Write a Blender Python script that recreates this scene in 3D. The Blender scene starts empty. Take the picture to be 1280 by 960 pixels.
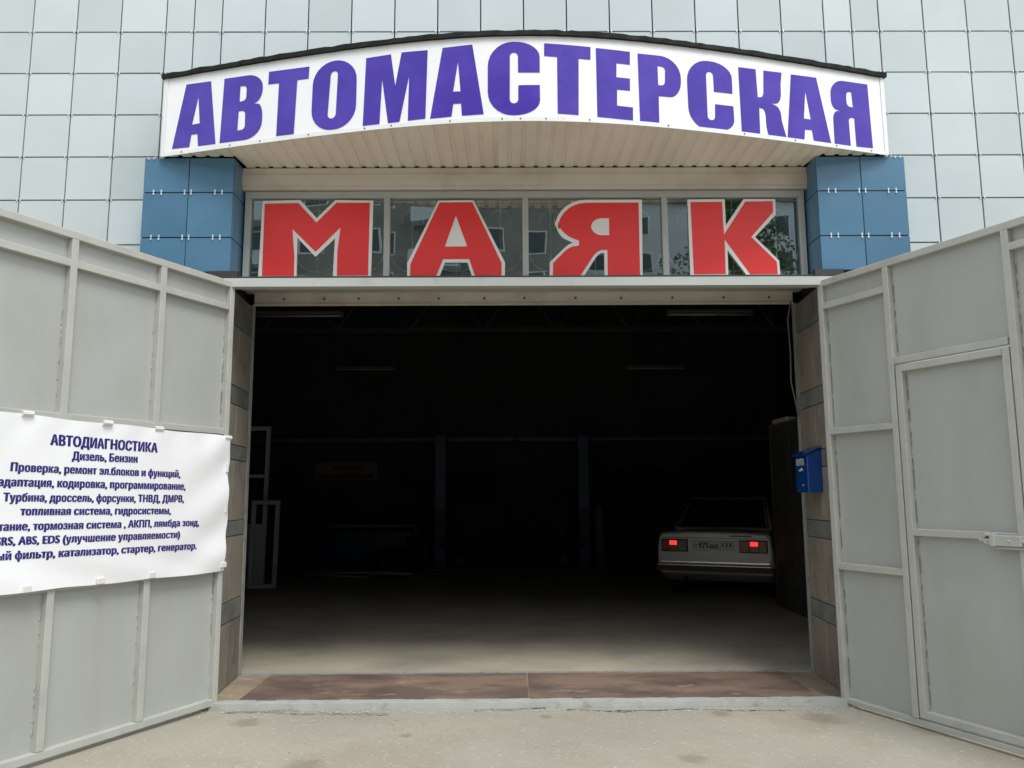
import bpy, bmesh, math, random
from mathutils import Vector, Matrix
from mathutils.geometry import tessellate_polygon
random.seed(7)
C = bpy.context.scene.collection
R_ = math.radians
# ------------------------------------------------------------------ camera
cd = bpy.data.cameras.new('camera'); cam = bpy.data.objects.new('camera', cd); C.objects.link(cam)
cd.sensor_width = 36.0; cd.lens = 28.125; cd.clip_start = 0.05; cd.clip_end = 1500
yaw, pit, rol = 0.0067, 0.1366, -0.0052
f = Vector((math.sin(yaw)*math.cos(pit), math.cos(yaw)*math.cos(pit), math.sin(pit)))
r = Vector((math.cos(yaw), -math.sin(yaw), 0)); u = r.cross(f)
r2 = r*math.cos(rol) + u*math.sin(rol); u2 = -r*math.sin(rol) + u*math.cos(rol)
m = Matrix((r2, u2, -f)).transposed().to_4x4(); m.translation = Vector((-0.1565, -5.9493, 1.5))
cam.matrix_world = m
bpy.context.scene.camera = cam
# ------------------------------------------------------------------ sky, sun, exposure
SUN_EL, SUN_AZ = 58, 152      # azimuth clockwise from +y (north); the sun stands behind the camera, right
w = bpy.data.worlds.new('World'); bpy.context.scene.world = w; w.use_nodes = True
nt = w.node_tree; nt.nodes.clear()
sky = nt.nodes.new('ShaderNodeTexSky'); sky.sky_type = 'NISHITA'; sky.sun_disc = False
sky.sun_elevation = R_(SUN_EL); sky.sun_rotation = R_(SUN_AZ); sky.air_density = 1.0; sky.dust_density = 3.0
hs = nt.nodes.new('ShaderNodeHueSaturation'); hs.inputs['Saturation'].default_value = 0.3
hs.inputs['Value'].default_value = 1.0
mxs = nt.nodes.new('ShaderNodeMix'); mxs.data_type = 'RGBA'; mxs.inputs['Factor'].default_value = 0.65
mxs.inputs['B'].default_value = (7.2, 7.75, 8.15, 1)     # even overcast cloud in front of the blue
bg = nt.nodes.new('ShaderNodeBackground'); bg.inputs['Strength'].default_value = 0.115
wo = nt.nodes.new('ShaderNodeOutputWorld')
nt.links.new(sky.outputs[0], hs.inputs['Color']); nt.links.new(hs.outputs[0], mxs.inputs['A'])
nt.links.new(mxs.outputs['Result'], bg.inputs[0]); nt.links.new(bg.outputs[0], wo.inputs[0])
sl = bpy.data.lights.new('sun', 'SUN'); sun = bpy.data.objects.new('sun', sl); C.objects.link(sun)
sl.energy = 1.35; sl.angle = R_(22); sl.color = (1.0, 0.98, 0.95)
sd = Vector((math.sin(R_(SUN_AZ))*math.cos(R_(SUN_EL)), math.cos(R_(SUN_AZ))*math.cos(R_(SUN_EL)), math.sin(R_(SUN_EL))))
sun.rotation_euler = sd.to_track_quat('Z', 'Y').to_euler()
vs = bpy.context.scene.view_settings
vs.view_transform = 'Standard'; vs.look = 'None'; vs.exposure = 0.80; vs.gamma = 1.0

# ------------------------------------------------------------------ materials
MAT = {}
def mat(name, col, rough=0.6, var=0.06, scale=3.0, bump=0.0, bscale=40.0, metal=0.0, spec=0.5, col2=None, c2scale=2.0, c2lo=0.45, c2hi=0.65,
        stretch=(1, 1, 1), emit=0.0, island=0.0, col3=None, c3scale=6.0, c3lo=0.6, c3hi=0.7, coat=0.0, spots=(), spotcol=(0.1, 0.09, 0.07), streak=None):
    m = bpy.data.materials.new(name); m.use_nodes = True; n = m.node_tree.nodes; L = m.node_tree.links
    b = n['Principled BSDF']; b.inputs['Roughness'].default_value = rough; b.inputs['Metallic'].default_value = metal
    b.inputs['Specular IOR Level'].default_value = spec; b.inputs['Coat Weight'].default_value = coat
    tc = n.new('ShaderNodeTexCoord'); mp = n.new('ShaderNodeMapping'); L.new(tc.outputs['Object'], mp.inputs[0]); mp.inputs['Scale'].default_value = stretch
    oi = n.new('ShaderNodeObjectInfo')
    vec = n.new('ShaderNodeVectorMath'); vec.operation = 'ADD'; L.new(mp.outputs[0], vec.inputs[0])
    sc = n.new('ShaderNodeVectorMath'); sc.operation = 'SCALE'; sc.inputs['Scale'].default_value = 37.0
    cmb = n.new('ShaderNodeCombineXYZ')
    for k in range(3): L.new(oi.outputs['Random'], cmb.inputs[k])
    L.new(cmb.outputs[0], sc.inputs[0]); L.new(sc.outputs[0], vec.inputs[1])
    def noise(s, det=5, rg=0.55):
        t = n.new('ShaderNodeTexNoise'); t.inputs['Scale'].default_value = s; t.inputs['Detail'].default_value = det; t.inputs['Roughness'].default_value = rg
        L.new(vec.outputs[0], t.inputs['Vector']); return t
    def mixc(fac, a, bb):
        x = n.new('ShaderNodeMix'); x.data_type = 'RGBA'
        if hasattr(fac, 'links'): L.new(fac, x.inputs['Factor'])
        else: x.inputs['Factor'].default_value = fac
        if isinstance(a, tuple): x.inputs['A'].default_value = a
        else: L.new(a, x.inputs['A'])
        if isinstance(bb, tuple): x.inputs['B'].default_value = bb
        else: L.new(bb, x.inputs['B'])
        return x.outputs['Result']
    def rmp(src, lo, hi):
        x = n.new('ShaderNodeMapRange'); x.inputs['From Min'].default_value = lo; x.inputs['From Max'].default_value = hi; L.new(src, x.inputs['Value']); return x.outputs[0]
    c = tuple(col) + (1,)
    lo = tuple(max(0, v*(1-var)) for v in col) + (1,); hi = tuple(min(1, v*(1+var)) for v in col) + (1,)
    out = mixc(rmp(noise(scale).outputs['Fac'], 0.3, 0.7), lo, hi)
    if col2 is not None: out = mixc(rmp(noise(c2scale, 8, 0.65).outputs['Fac'], c2lo, c2hi), out, tuple(col2)+(1,))
    if col3 is not None: out = mixc(rmp(noise(c3scale, 6, 0.7).outputs['Fac'], c3lo, c3hi), out, tuple(col3)+(1,))
    if streak:
        mp2 = n.new('ShaderNodeMapping'); L.new(vec.outputs[0], mp2.inputs[0]); mp2.inputs['Scale'].default_value = (7, 7, 0.35)
        t2 = n.new('ShaderNodeTexNoise'); t2.inputs['Scale'].default_value = 1.0; t2.inputs['Detail'].default_value = 4; L.new(mp2.outputs[0], t2.inputs['Vector'])
        out = mixc(rmp(t2.outputs['Fac'], 0.52, 0.85), out, tuple(streak)+(1,))
    for (sx, sy, sr) in spots:
        dn = n.new('ShaderNodeVectorMath'); dn.operation = 'DISTANCE'; L.new(tc.outputs['Object'], dn.inputs[0]); dn.inputs[1].default_value = (sx, sy, 0)
        ad = n.new('ShaderNodeMath'); ad.operation = 'MULTIPLY_ADD'; L.new(noise(14).outputs['Fac'], ad.inputs[0]); ad.inputs[1].default_value = sr*1.6; L.new(dn.outputs['Value'], ad.inputs[2])
        mr2 = n.new('ShaderNodeMapRange'); mr2.inputs['From Min'].default_value = sr*1.25; mr2.inputs['From Max'].default_value = sr*1.9
        mr2.inputs['To Min'].default_value = 0.62; mr2.inputs['To Max'].default_value = 0.0; L.new(ad.outputs[0], mr2.inputs['Value'])
        out = mixc(mr2.outputs[0], out, tuple(spotcol)+(1,))
    if island:
        h = n.new('ShaderNodeHueSaturation'); L.new(out, h.inputs['Color'])
        mr = n.new('ShaderNodeMapRange'); mr.inputs['To Min'].default_value = 1-island; mr.inputs['To Max'].default_value = 1+island
        L.new(oi.outputs['Random'], mr.inputs['Value']); L.new(mr.outputs[0], h.inputs['Value']); out = h.outputs[0]
    L.new(out, b.inputs['Base Color'])
    rr = n.new('ShaderNodeMapRange'); rr.inputs['To Min'].default_value = max(0.02, rough-0.07); rr.inputs['To Max'].default_value = min(1, rough+0.07)
    L.new(noise(scale*2.3).outputs['Fac'], rr.inputs['Value']); L.new(rr.outputs[0], b.inputs['Roughness'])
    if bump:
        bp = n.new('ShaderNodeBump'); bp.inputs['Strength'].default_value = 1.0; bp.inputs['Distance'].default_value = bump
        L.new(noise(bscale, 6, 0.6).outputs['Fac'], bp.inputs['Height']); L.new(bp.outputs[0], b.inputs['Normal'])
    if emit:
        L.new(out, b.inputs['Emission Color']); b.inputs['Emission Strength'].default_value = emit
    MAT[name] = m; return m
mat('tile_white', (0.53, 0.595, 0.605), 0.18, 0.04, 1.3, bump=0.0006, bscale=2.5, island=0.07, col2=(0.47, 0.53, 0.545), c2scale=1.2, c2lo=0.5, c2hi=0.9)
mat('tile_blue', (0.075, 0.185, 0.29), 0.25, 0.10, 1.5, bump=0.0006, bscale=2.5, island=0.08, col2=(0.09, 0.19, 0.31), c2scale=2.2)
mat('tile_backing', (0.02, 0.02, 0.02), 0.8)
mat('clip_steel', (0.75, 0.77, 0.77), 0.3, metal=0.3)
mat('gate_paint', (0.405, 0.42, 0.395), 0.5, 0.045, 1.6, bump=0.0009, bscale=5, streak=(0.385, 0.385, 0.355), col2=(0.355, 0.36, 0.325), c2scale=1.4, c2lo=0.48, c2hi=0.72,
    col3=(0.48, 0.485, 0.46), c3scale=2.5, c3lo=0.6, c3hi=0.9, stretch=(1, 1, 0.5))
mat('gate_rail_paint', (0.455, 0.46, 0.42), 0.42, 0.05, 4, bump=0.0005, bscale=60, col2=(0.38, 0.385, 0.36), c2scale=5, c2lo=.5, c2hi=.75, col3=(.22,.17,.12), c3scale=9, c3lo=.735, c3hi=.77)
mat('joint_shade_grey', (0.22, 0.22, 0.20), 0.8, 0.3, 8)  # shade between gate sheets and posts, given as a dark colour
mat('header_paint', (0.47, 0.485, 0.46), 0.5, 0.05, 2, bump=0.0005, bscale=50, col2=(0.36, 0.36, 0.33), c2scale=5, c2lo=0.55, c2hi=0.8)
mat('threshold_paint', (0.44, 0.455, 0.43), 0.5, 0.08, 6, bump=0.002, bscale=40, col2=(0.33, 0.32, 0.28), c2scale=9, c2lo=0.55, c2hi=0.7, col3=(0.55, 0.54, 0.49), c3scale=11)
mat('sign_white', (0.86, 0.86, 0.88), 0.35, 0.02, 2, bump=0.0008, bscale=3, col2=(0.80, 0.80, 0.80), c2scale=2, c2lo=0.6, c2hi=0.9)
mat('sign_trim', (0.78, 0.80, 0.80), 0.35, 0.03, 3, col2=(0.62, 0.62, 0.58), c2scale=9, c2lo=0.6, c2hi=0.8)
mat('vinyl_purple', (0.058, 0.026, 0.36), 0.22, 0.10, 3, spec=0.4, bump=0.0008, bscale=14, col2=(0.075, 0.038, 0.40), c2scale=3)
mat('letter_red', (0.84, 0.045, 0.045), 0.35, 0.03, 2, bump=0.0005, bscale=6)
mat('letter_border', (0.84, 0.83, 0.81), 0.4, 0.02, 4)
mat('letter_infill', (0.72, 0.74, 0.73), 0.4, 0.02, 4)
mat('bitumen', (0.012, 0.014, 0.013), 0.7, 0.3, 8, spec=0.2, bump=0.006, bscale=14)
mat('soffit_sheet', (0.80, 0.75, 0.63), 0.5, 0.05, 2.2, bump=0.0006, bscale=30, col2=(0.72, 0.66, 0.54), c2scale=1.8, col3=(0.42, 0.35, 0.27), c3scale=3, c3lo=0.66, c3hi=0.85, stretch=(1, 0.4, 1))
mat('beam_paint', (0.60, 0.535, 0.47), 0.55, 0.05, 2, bump=0.001, bscale=12, col2=(0.44, 0.37, 0.31), c2scale=1.6, c2lo=0.5, c2hi=0.75)
mat('lintel_paint', (0.36, 0.36, 0.33), 0.6, 0.08, 3, bump=0.001, bscale=30, col2=(0.22, 0.19, 0.15), c2scale=4, c2lo=0.55, c2hi=0.75)
mat('alu_frame', (0.42, 0.43, 0.41), 0.45, 0.05, 5, metal=0.1)
mat('grille_paint', (0.88, 0.89, 0.87), 0.5)
mat('dark_metal', (0.03, 0.032, 0.034), 0.5)
mat('rivet', (0.10, 0.09, 0.085), 0.5)
mat('stone_brown', (0.26, 0.235, 0.19), 0.7, 0.16, 3.5, bump=0.003, bscale=18, island=0.12, col2=(0.30, 0.25, 0.185), c2scale=2.2, c2lo=0.5, c2hi=0.75,
    col3=(0.14, 0.125, 0.105), c3scale=3, c3lo=0.54, c3hi=0.72, stretch=(1.2, 1.2, 0.9))
mat('stone_green', (0.165, 0.175, 0.155), 0.65, 0.15, 6, bump=0.003, bscale=30, island=0.1, col2=(0.22, 0.215, 0.19), c2scale=6)
mat('jamb_angle', (0.33, 0.345, 0.33), 0.55, 0.1, 6, col2=(0.20, 0.19, 0.16), c2scale=9, c2lo=0.55, c2hi=0.7)
mat('mortar', (0.30, 0.285, 0.25), 0.9, 0.1, 20, bump=0.004, bscale=30)
mat('concrete_out', (0.335, 0.315, 0.262), 0.9, 0.09, 1.2, spots=((-.80,-.66,.045),(-1.9,-.35,.12),(1.95,-.34,.16),(2.6,-.6,.2),(.9,-1.15,.09),(-1.3,-1.2,.12),(.1,-.25,.05),(1.3,-.22,.08)), spotcol=(0.2,0.175,0.14), bump=0.0035, bscale=55, col2=(0.315, 0.280, 0.22), c2scale=1.5, c2lo=0.48, c2hi=0.64,
    col3=(0.50, 0.465, 0.40), c3scale=38, c3lo=0.58, c3hi=0.68)
mat('concrete_in', (0.43, 0.385, 0.30), 0.8, 0.10, 1.4, bump=0.002, bscale=30, col2=(0.30, 0.27, 0.215), c2scale=1.1, c2lo=0.45, c2hi=0.7, col3=(0.52, 0.48, 0.40), c3scale=9, c3lo=0.62, c3hi=0.75)
mat('threshold_tan', (0.30, 0.245, 0.175), 0.8, 0.15, 4, bump=0.003, bscale=30, col2=(0.24, 0.165, 0.125), c2scale=3.5, c2lo=.52, c2hi=.66, col3=(.44,.38,.29), c3scale=8)
mat('plate_brown', (0.150, 0.105, 0.088), 0.6, 0.25, 5, bump=0.003, bscale=20, col2=(0.245, 0.175, 0.13), c2scale=2.2, c2lo=0.47, c2hi=0.60,
    col3=(0.34, 0.27, 0.20), c3scale=4.5, c3lo=0.60, c3hi=0.68, stretch=(0.55, 1, 1))
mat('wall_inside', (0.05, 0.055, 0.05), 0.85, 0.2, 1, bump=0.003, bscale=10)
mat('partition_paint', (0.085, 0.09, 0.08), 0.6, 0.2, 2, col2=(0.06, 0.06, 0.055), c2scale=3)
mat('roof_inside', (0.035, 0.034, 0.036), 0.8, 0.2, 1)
mat('steel_dark', (0.07, 0.072, 0.075), 0.6, 0.2, 3)
mat('steel_pale', (0.16, 0.165, 0.16), 0.5, 0.1, 3)
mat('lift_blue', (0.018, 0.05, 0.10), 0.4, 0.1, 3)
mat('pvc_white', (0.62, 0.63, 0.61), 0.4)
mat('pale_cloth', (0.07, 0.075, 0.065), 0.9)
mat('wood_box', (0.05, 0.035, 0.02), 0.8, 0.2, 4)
mat('red_print', (0.16, 0.02, 0.02), 0.6)
mat('grey_print', (0.18, 0.18, 0.18), 0.6)
mat('banner_cloth', (0.88, 0.885, 0.90), 0.42, 0.015, 2, bump=0.0015, bscale=4)
mat('banner_ink', (0.025, 0.012, 0.17), 0.5, 0.1, 6)
mat('sleeve', (0.72, 0.71, 0.66), 0.45)
mat('mail_blue', (0.006, 0.055, 0.25), 0.28, 0.05, 4, coat=0.3)
mat('print_white', (0.85, 0.85, 0.85), 0.5)
mat('car_paint', (0.76, 0.76, 0.70), 0.3, 0.03, 2, coat=0.5)
mat('car_black', (0.02, 0.02, 0.02), 0.4)
mat('car_glass', (0.008, 0.01, 0.01), 0.06)
mat('chrome', (0.6, 0.6, 0.6), 0.2, metal=1.0)
mat('lens_red', (0.30, 0.015, 0.012), 0.2)
mat('lens_amber', (0.34, 0.11, 0.02), 0.2)
mat('lens_clear', (0.22, 0.2, 0.15), 0.25)
mat('lens_glow', (0.85, 0.04, 0.045), 0.3, 0.01, emit=0.75)  # small emission added to make the red square bright
mat('plate_white', (0.88, 0.88, 0.80), 0.5)
mat('rubber', (0.02, 0.02, 0.02), 0.8)
mat('panel_beige', (0.20, 0.205, 0.19), 0.8, 0.08, 0.5, col2=(0.14, 0.15, 0.14), c2scale=0.4)
mat('panel_pale', (0.46, 0.51, 0.56), 0.8, 0.06, 0.5)
mat('far_glass', (0.03, 0.05, 0.06), 0.08)
mat('bark', (0.12, 0.09, 0.07), 0.9, 0.2, 5)
mat('leaf', (0.06, 0.11, 0.035), 0.7, 0.35, 3)
mat('pebble', (0.50, 0.47, 0.41), 0.9, 0.3, 40, island=0.1)
mat('crack_dirt', (0.13, 0.11, 0.085), 0.95, 0.3, 20)
mat('tube_white', (0.5, 0.52, 0.5), 0.4)

def glass_mat():
    m = bpy.data.materials.new('window_glass'); m.use_nodes = True; n = m.node_tree.nodes; L = m.node_tree.links
    for x in list(n): n.remove(x)
    o = n.new('ShaderNodeOutputMaterial'); g = n.new('ShaderNodeBsdfGlossy'); t = n.new('ShaderNodeBsdfTransparent'); mx = n.new('ShaderNodeMixShader')
    g.inputs['Roughness'].default_value = 0.012; g.inputs['Color'].default_value = (0.86, 0.93, 0.93, 1); t.inputs['Color'].default_value = (0.72, 0.78, 0.75, 1)
    fr = n.new('ShaderNodeFresnel'); fr.inputs['IOR'].default_value = 1.55
    mr = n.new('ShaderNodeMapRange'); mr.inputs['To Min'].default_value = 0.22; mr.inputs['To Max'].default_value = 1.0; L.new(fr.outputs[0], mr.inputs['Value'])
    tc = n.new('ShaderNodeTexCoord'); ns = n.new('ShaderNodeTexNoise'); ns.inputs['Scale'].default_value = 2.2; ns.inputs['Detail'].default_value = 0.5
    L.new(tc.outputs['Object'], ns.inputs['Vector'])
    bp = n.new('ShaderNodeBump'); bp.inputs['Distance'].default_value = 0.0018; L.new(ns.outputs['Fac'], bp.inputs['Height'])
    L.new(bp.outputs[0], g.inputs['Normal'])
    L.new(mr.outputs[0], mx.inputs[0]); L.new(t.outputs[0], mx.inputs[1]); L.new(g.outputs[0], mx.inputs[2]); L.new(mx.outputs[0], o.inputs[0])
    MAT['window_glass'] = m
glass_mat()
def frosted():
    m = bpy.data.materials.new('frosted_green'); m.use_nodes = True; n = m.node_tree.nodes; L = m.node_tree.links
    for x in list(n): n.remove(x)
    o = n.new('ShaderNodeOutputMaterial'); t = n.new('ShaderNodeBsdfTranslucent'); t.inputs['Color'].default_value = (0.012, 0.03, 0.02, 1)
    ns = n.new('ShaderNodeTexNoise'); ns.inputs['Scale'].default_value = 3.0
    mx = n.new('ShaderNodeMix'); mx.data_type = 'RGBA'; mx.inputs['A'].default_value = (0.004, 0.010, 0.007, 1); mx.inputs['B'].default_value = (0.022, 0.05, 0.034, 1)
    L.new(ns.outputs['Fac'], mx.inputs['Factor']); L.new(mx.outputs['Result'], t.inputs['Color']); L.new(t.outputs[0], o.inputs[0]); MAT['frosted_green'] = m
frosted()

# ------------------------------------------------------------------ mesh helpers
class MB:
    def __init__(s): s.v = []; s.f = []
    def box(s, x0, x1, y0, y1, z0, z1):
        if x0 > x1: x0, x1 = x1, x0
        if y0 > y1: y0, y1 = y1, y0
        if z0 > z1: z0, z1 = z1, z0
        i = len(s.v)
        s.v += [(x0,y0,z0),(x1,y0,z0),(x1,y1,z0),(x0,y1,z0),(x0,y0,z1),(x1,y0,z1),(x1,y1,z1),(x0,y1,z1)]
        s.f += [tuple(i+k for k in q) for q in ((3,2,1,0),(4,5,6,7),(0,1,5,4),(1,2,6,5),(2,3,7,6),(3,0,4,7))]
        return s
    def quad(s, *p):
        i = len(s.v); s.v += [tuple(q) for q in p]; s.f.append(tuple(range(i, i+len(p)))); return s
    def tube(s, pts, rad, n=6, cap=True):
        pts = [Vector(p) for p in pts]; rings = []
        for k, p in enumerate(pts):
            d = (pts[min(k+1, len(pts)-1)] - pts[max(k-1, 0)]).normalized()
            a = d.cross(Vector((0.13, 0.21, 0.97)))
            if a.length < 0.05: a = d.cross(Vector((1, 0, 0)))
            a.normalize(); b = d.cross(a)
            rr = rad[k] if isinstance(rad, (list, tuple)) else rad
            i = len(s.v); s.v += [tuple(p + a*rr*math.cos(t*2*math.pi/n) + b*rr*math.sin(t*2*math.pi/n)) for t in range(n)]; rings.append(i)
        for p, q in zip(rings, rings[1:]):
            for t in range(n): s.f.append((p+t, p+(t+1)%n, q+(t+1)%n, q+t))
        if cap: s.f.append(tuple(rings[0]+t for t in reversed(range(n)))); s.f.append(tuple(rings[-1]+t for t in range(n)))
        return s
    def prism(s, poly, axis, a0, a1):          # convex or concave polygon extruded along an axis
        tri = tessellate_polygon([[Vector((p[0], p[1], 0)) for p in poly]])
        def P(p, a): return {'x': (a, p[0], p[1]), 'y': (p[0], a, p[1]), 'z': (p[0], p[1], a)}[axis]
        i = len(s.v); n = len(poly); s.v += [P(p, a0) for p in poly] + [P(p, a1) for p in poly]
        for t in tri: s.f.append(tuple(i+k for k in t)); s.f.append(tuple(i+n+k for k in reversed(t)))
        for k in range(n): s.f.append((i+k, i+(k+1)%n, i+n+(k+1)%n, i+n+k))
        return s
    def sphere(s, c, rx, ry=None, rz=None, n=8, mm=5):
        ry = ry or rx; rz = rz or rx; i = len(s.v)
        for a in range(mm+1):
            th = math.pi*a/mm
            for b in range(n):
                ph = 2*math.pi*b/n
                s.v.append((c[0]+rx*math.sin(th)*math.cos(ph), c[1]+ry*math.sin(th)*math.sin(ph), c[2]+rz*math.cos(th)))
        for a in range(mm):
            for b in range(n): s.f.append((i+a*n+b, i+(a+1)*n+b, i+(a+1)*n+(b+1)%n, i+a*n+(b+1)%n))
        return s
    def build(s, name, mt, parent=None, bevel=0.0, smooth=False, seg=1, loc=None):
        me = bpy.data.meshes.new(name); me.from_pydata(s.v, [], s.f); me.validate()
        bm = bmesh.new(); bm.from_mesh(me); bmesh.ops.recalc_face_normals(bm, faces=bm.faces)
        if bevel: bmesh.ops.bevel(bm, geom=bm.edges[:], offset=bevel, segments=seg, affect='EDGES', clamp_overlap=True)
        bm.to_mesh(me); bm.free()
        me.materials.append(MAT[mt] if isinstance(mt, str) else mt)
        if smooth:
            for p in me.polygons: p.use_smooth = True
        return obj(name, me, parent, loc)
def obj(name, me, parent=None, loc=None):
    o = bpy.data.objects.new(name, me); C.objects.link(o); o.parent = parent
    if loc: o.location = loc
    return o
def tag(o, label=None, cat=None, group=None, kind=None):
    if label: o['label'] = label
    if cat: o['category'] = cat
    if group: o['group'] = group
    if kind: o['kind'] = kind
    return o
def empty(name, loc=(0,0,0), rz=0.0, parent=None):
    o = bpy.data.objects.new(name, None); C.objects.link(o); o.location = loc; o.rotation_euler = (0, 0, rz); o.parent = parent
    o.empty_display_size = 0.2; return o
def copy_tree(o, parent=None):
    c = o.copy(); C.objects.link(c); c.parent = parent
    for ch in list(o.children): copy_tree(ch, c)
    return c

def fillet(pts, n=7):
    out = []; N = len(pts)
    for i, p in enumerate(pts):
        rad = p[2] if len(p) > 2 else 0
        P = Vector(p[:2])
        if not rad: out.append(tuple(P)); continue
        A = Vector(pts[i-1][:2]); B = Vector(pts[(i+1) % N][:2])
        da = (A-P); db = (B-P); la = min(rad, da.length*0.499); lb = min(rad, db.length*0.499)
        if len(p) > 3: la = min(rad, da.length*0.999); lb = min(p[3], db.length*0.999)
        a = P + da.normalized()*la; b = P + db.normalized()*lb
        for k in range(n+1):
            t = k/n; # rational quadratic close to an ellipse arc
            wgt = 0.7071; den = (1-t)**2 + 2*wgt*t*(1-t) + t*t
            out.append(tuple(((1-t)**2*a + 2*wgt*t*(1-t)*P + t*t*b)/den))
    return out
def board(name, loops, y0, y1, mt, parent=None):
    """flat board cut to a shape: loops in (x, z), first the outline then the holes"""
    V = [[Vector((p[0], p[1], 0)) for p in lp] for lp in loops]; tri = tessellate_polygon(V)
    flat = [p for lp in loops for p in lp]; n = len(flat); mb = MB()
    mb.v = [(p[0], y0, p[1]) for p in flat] + [(p[0], y1, p[1]) for p in flat]
    for t in tri: mb.f.append(tuple(t)); mb.f.append(tuple(n+k for k in reversed(t)))
    o = 0
    for lp in loops:
        for k in range(len(lp)): a = o+k; b = o+(k+1) % len(lp); mb.f.append((a, b, n+b, n+a))
        o += len(lp)
    return mb.build(name, mt, parent)

# ------------------------------------------------------------------ the setting: ground
def grid_sheet(name, mt, x0, x1, y0, y1, nx, ny, zf, kind='structure', parent=None):
    mb = MB()
    for j in range(ny+1):
        for i in range(nx+1):
            x = x0+(x1-x0)*i/nx; y = y0+(y1-y0)*j/ny; mb.v.append((x, y, zf(x, y)))
    for j in range(ny):
        for i in range(nx): a = j*(nx+1)+i; mb.f.append((a, a+1, a+nx+2, a+nx+1))
    o = mb.build(name, mt, parent, smooth=True)
    if kind: o['kind'] = kind
    return o
MB().quad((-400,-400,-.012),(400,-400,-.012),(400,400,-.012),(-400,400,-.012)).build('ground', 'concrete_out')['kind'] = 'structure'
grid_sheet('forecourt', 'concrete_out', -9, 9, -12, -0.052, 90, 60, lambda x, y: 0.004*math.sin(x*1.3+y)*math.cos(y*1.7-x*.4) - 0.001)
fl = MB().box(-8, 6, 0.925, 18, -0.2, 0.04).build('floor', 'concrete_in'); fl['kind'] = 'structure'

# cracks and loose grit along the threshold
mb = MB()
for x0, y0, ln, ang in ((-1.9,-.11,.9,-.03),(-.4,-.10,.5,.05),(.25,-.10,.45,-.06),(.6,-.13,1.2,.03),(-2.15,-.12,.5,.1)):
    x, y = x0, y0; k = 0
    while k < ln:
        dx = .04; ny_ = y + random.uniform(-.012, .012) + dx*ang; h = random.uniform(.002, .008)
        mb.quad((x, y-h, .0056), (x+dx, ny_-h, .0056), (x+dx, ny_+h, .0056), (x, y+h, .0056)); x += dx; y = ny_; k += dx
o = mb.build('crack', 'crack_dirt'); o['kind'] = 'structure'
mb = MB()
for _ in range(1100):
    x = random.uniform(-2.6, 2.6); y = -0.06 - abs(random.gauss(0, .10)) if random.random() < .6 else random.uniform(-2.2, -.06); s = random.uniform(.0015, .0055)
    mb.sphere((x, y, .004), s*1.3, s, s*.7, 5, 3)
tag(mb.build('grit', 'pebble'), kind='stuff')

# ------------------------------------------------------------------ workshop building
B = empty('workshop_building', (0, 0.35, 0))
tag(B, 'white-tiled workshop building with blue-tiled piers around its wide open vehicle entrance', 'building')
def bpart(mb, name, mt, parent=None, **k):
    """parts are modelled in world coordinates; the building root sits at y=.35"""
    mb.v = [(x, y-0.35, z) for x, y, z in mb.v]; return mb.build(name, mt, parent or B, **k)
# masonry of the front wall, around door opening (x +-2.37, z<3.25) and window band (z 3.2..4.1, x +-2.3)
w_ = MB()
w_.box(-8, -2.45, 0.385, 0.93, -0.2, 7.2); w_.box(2.45, 6, 0.385, 0.93, -0.2, 7.2); w_.box(-2.45, 2.45, 0.385, 0.93, 4.12, 7.2)
wall = bpart(w_, 'wall', 'tile_backing')
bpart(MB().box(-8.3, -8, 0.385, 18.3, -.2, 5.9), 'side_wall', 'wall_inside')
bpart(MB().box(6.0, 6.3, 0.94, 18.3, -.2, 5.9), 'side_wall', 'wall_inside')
bw = MB()      # rear wall with two window openings
WIN = ((-1.35, -0.35, 1.25, 2.0), (2.05, 3.35, 1.15, 2.05))
yb0, yb1 = 12.0, 12.3
bw.box(-8, -1.35, yb0, yb1, -.2, 5.9); bw.box(-1.35, -.35, yb0, yb1, -.2, 1.25); bw.box(-1.35, -.35, yb0, yb1, 2.0, 5.9)
bw.box(-.35, 2.05, yb0, yb1, -.2, 5.9); bw.box(2.05, 3.35, yb0, yb1, -.2, 1.15); bw.box(2.05, 3.35, yb0, yb1, 2.05, 5.9); bw.box(3.35, 6.0, yb0, yb1, -.2, 5.9)
bpart(bw, 'rear_wall', 'wall_inside')
for x0, x1, z0, z1 in WIN:
    fr = MB(); t = .05
    fr.box(x0, x1, yb0+.08, yb0+.13, z0, z0+t).box(x0, x1, yb0+.08, yb0+.13, z1-t, z1).box(x0, x0+t, yb0+.081, yb0+.129, z0, z1).box(x1-t, x1, yb0+.081, yb0+.129, z0, z1)
    fr.box((x0+x1)/2-.02, (x0+x1)/2+.02, yb0+.082, yb0+.128, z0, z1).box(x0, x1, yb0+.083, yb0+.127, (z0+z1)/2-.02, (z0+z1)/2+.02)
    f_ = bpart(fr, 'rear_window', 'wall_inside')
    p_ = MB().box(x0+.02, x1-.02, -.003, .003, z0+.02, z1-.02); p_.v = [(x, y+yb0+.105-.35, z) for x, y, z in p_.v]; p_.build('pane', 'frosted_green', f_)
bpart(MB().box(-8.3, 6.3, 0.94, 18.3, 5.9, 6.1), 'roof', 'roof_inside')
for k in range(8):    # roof purlins of the hall
    bpart(MB().box(-8, 6.0, 1.6+k*1.35, 1.72+k*1.35, 5.6, 5.9), 'purlin', 'steel_dark')
for k, yy in enumerate((3.0, 6.0, 9.0)):
    t = MB().box(-8, 6.0, yy, yy+.1, 4.55, 4.65)
    for i in range(9):
        x = -7.6+i*1.4; t.tube([(x, yy+.05, 4.6), (x+.7, yy+.05, 5.6), (x+1.4, yy+.05, 4.6)], .03, 4)
    bpart(t, 'roof_truss', 'steel_dark')
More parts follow.
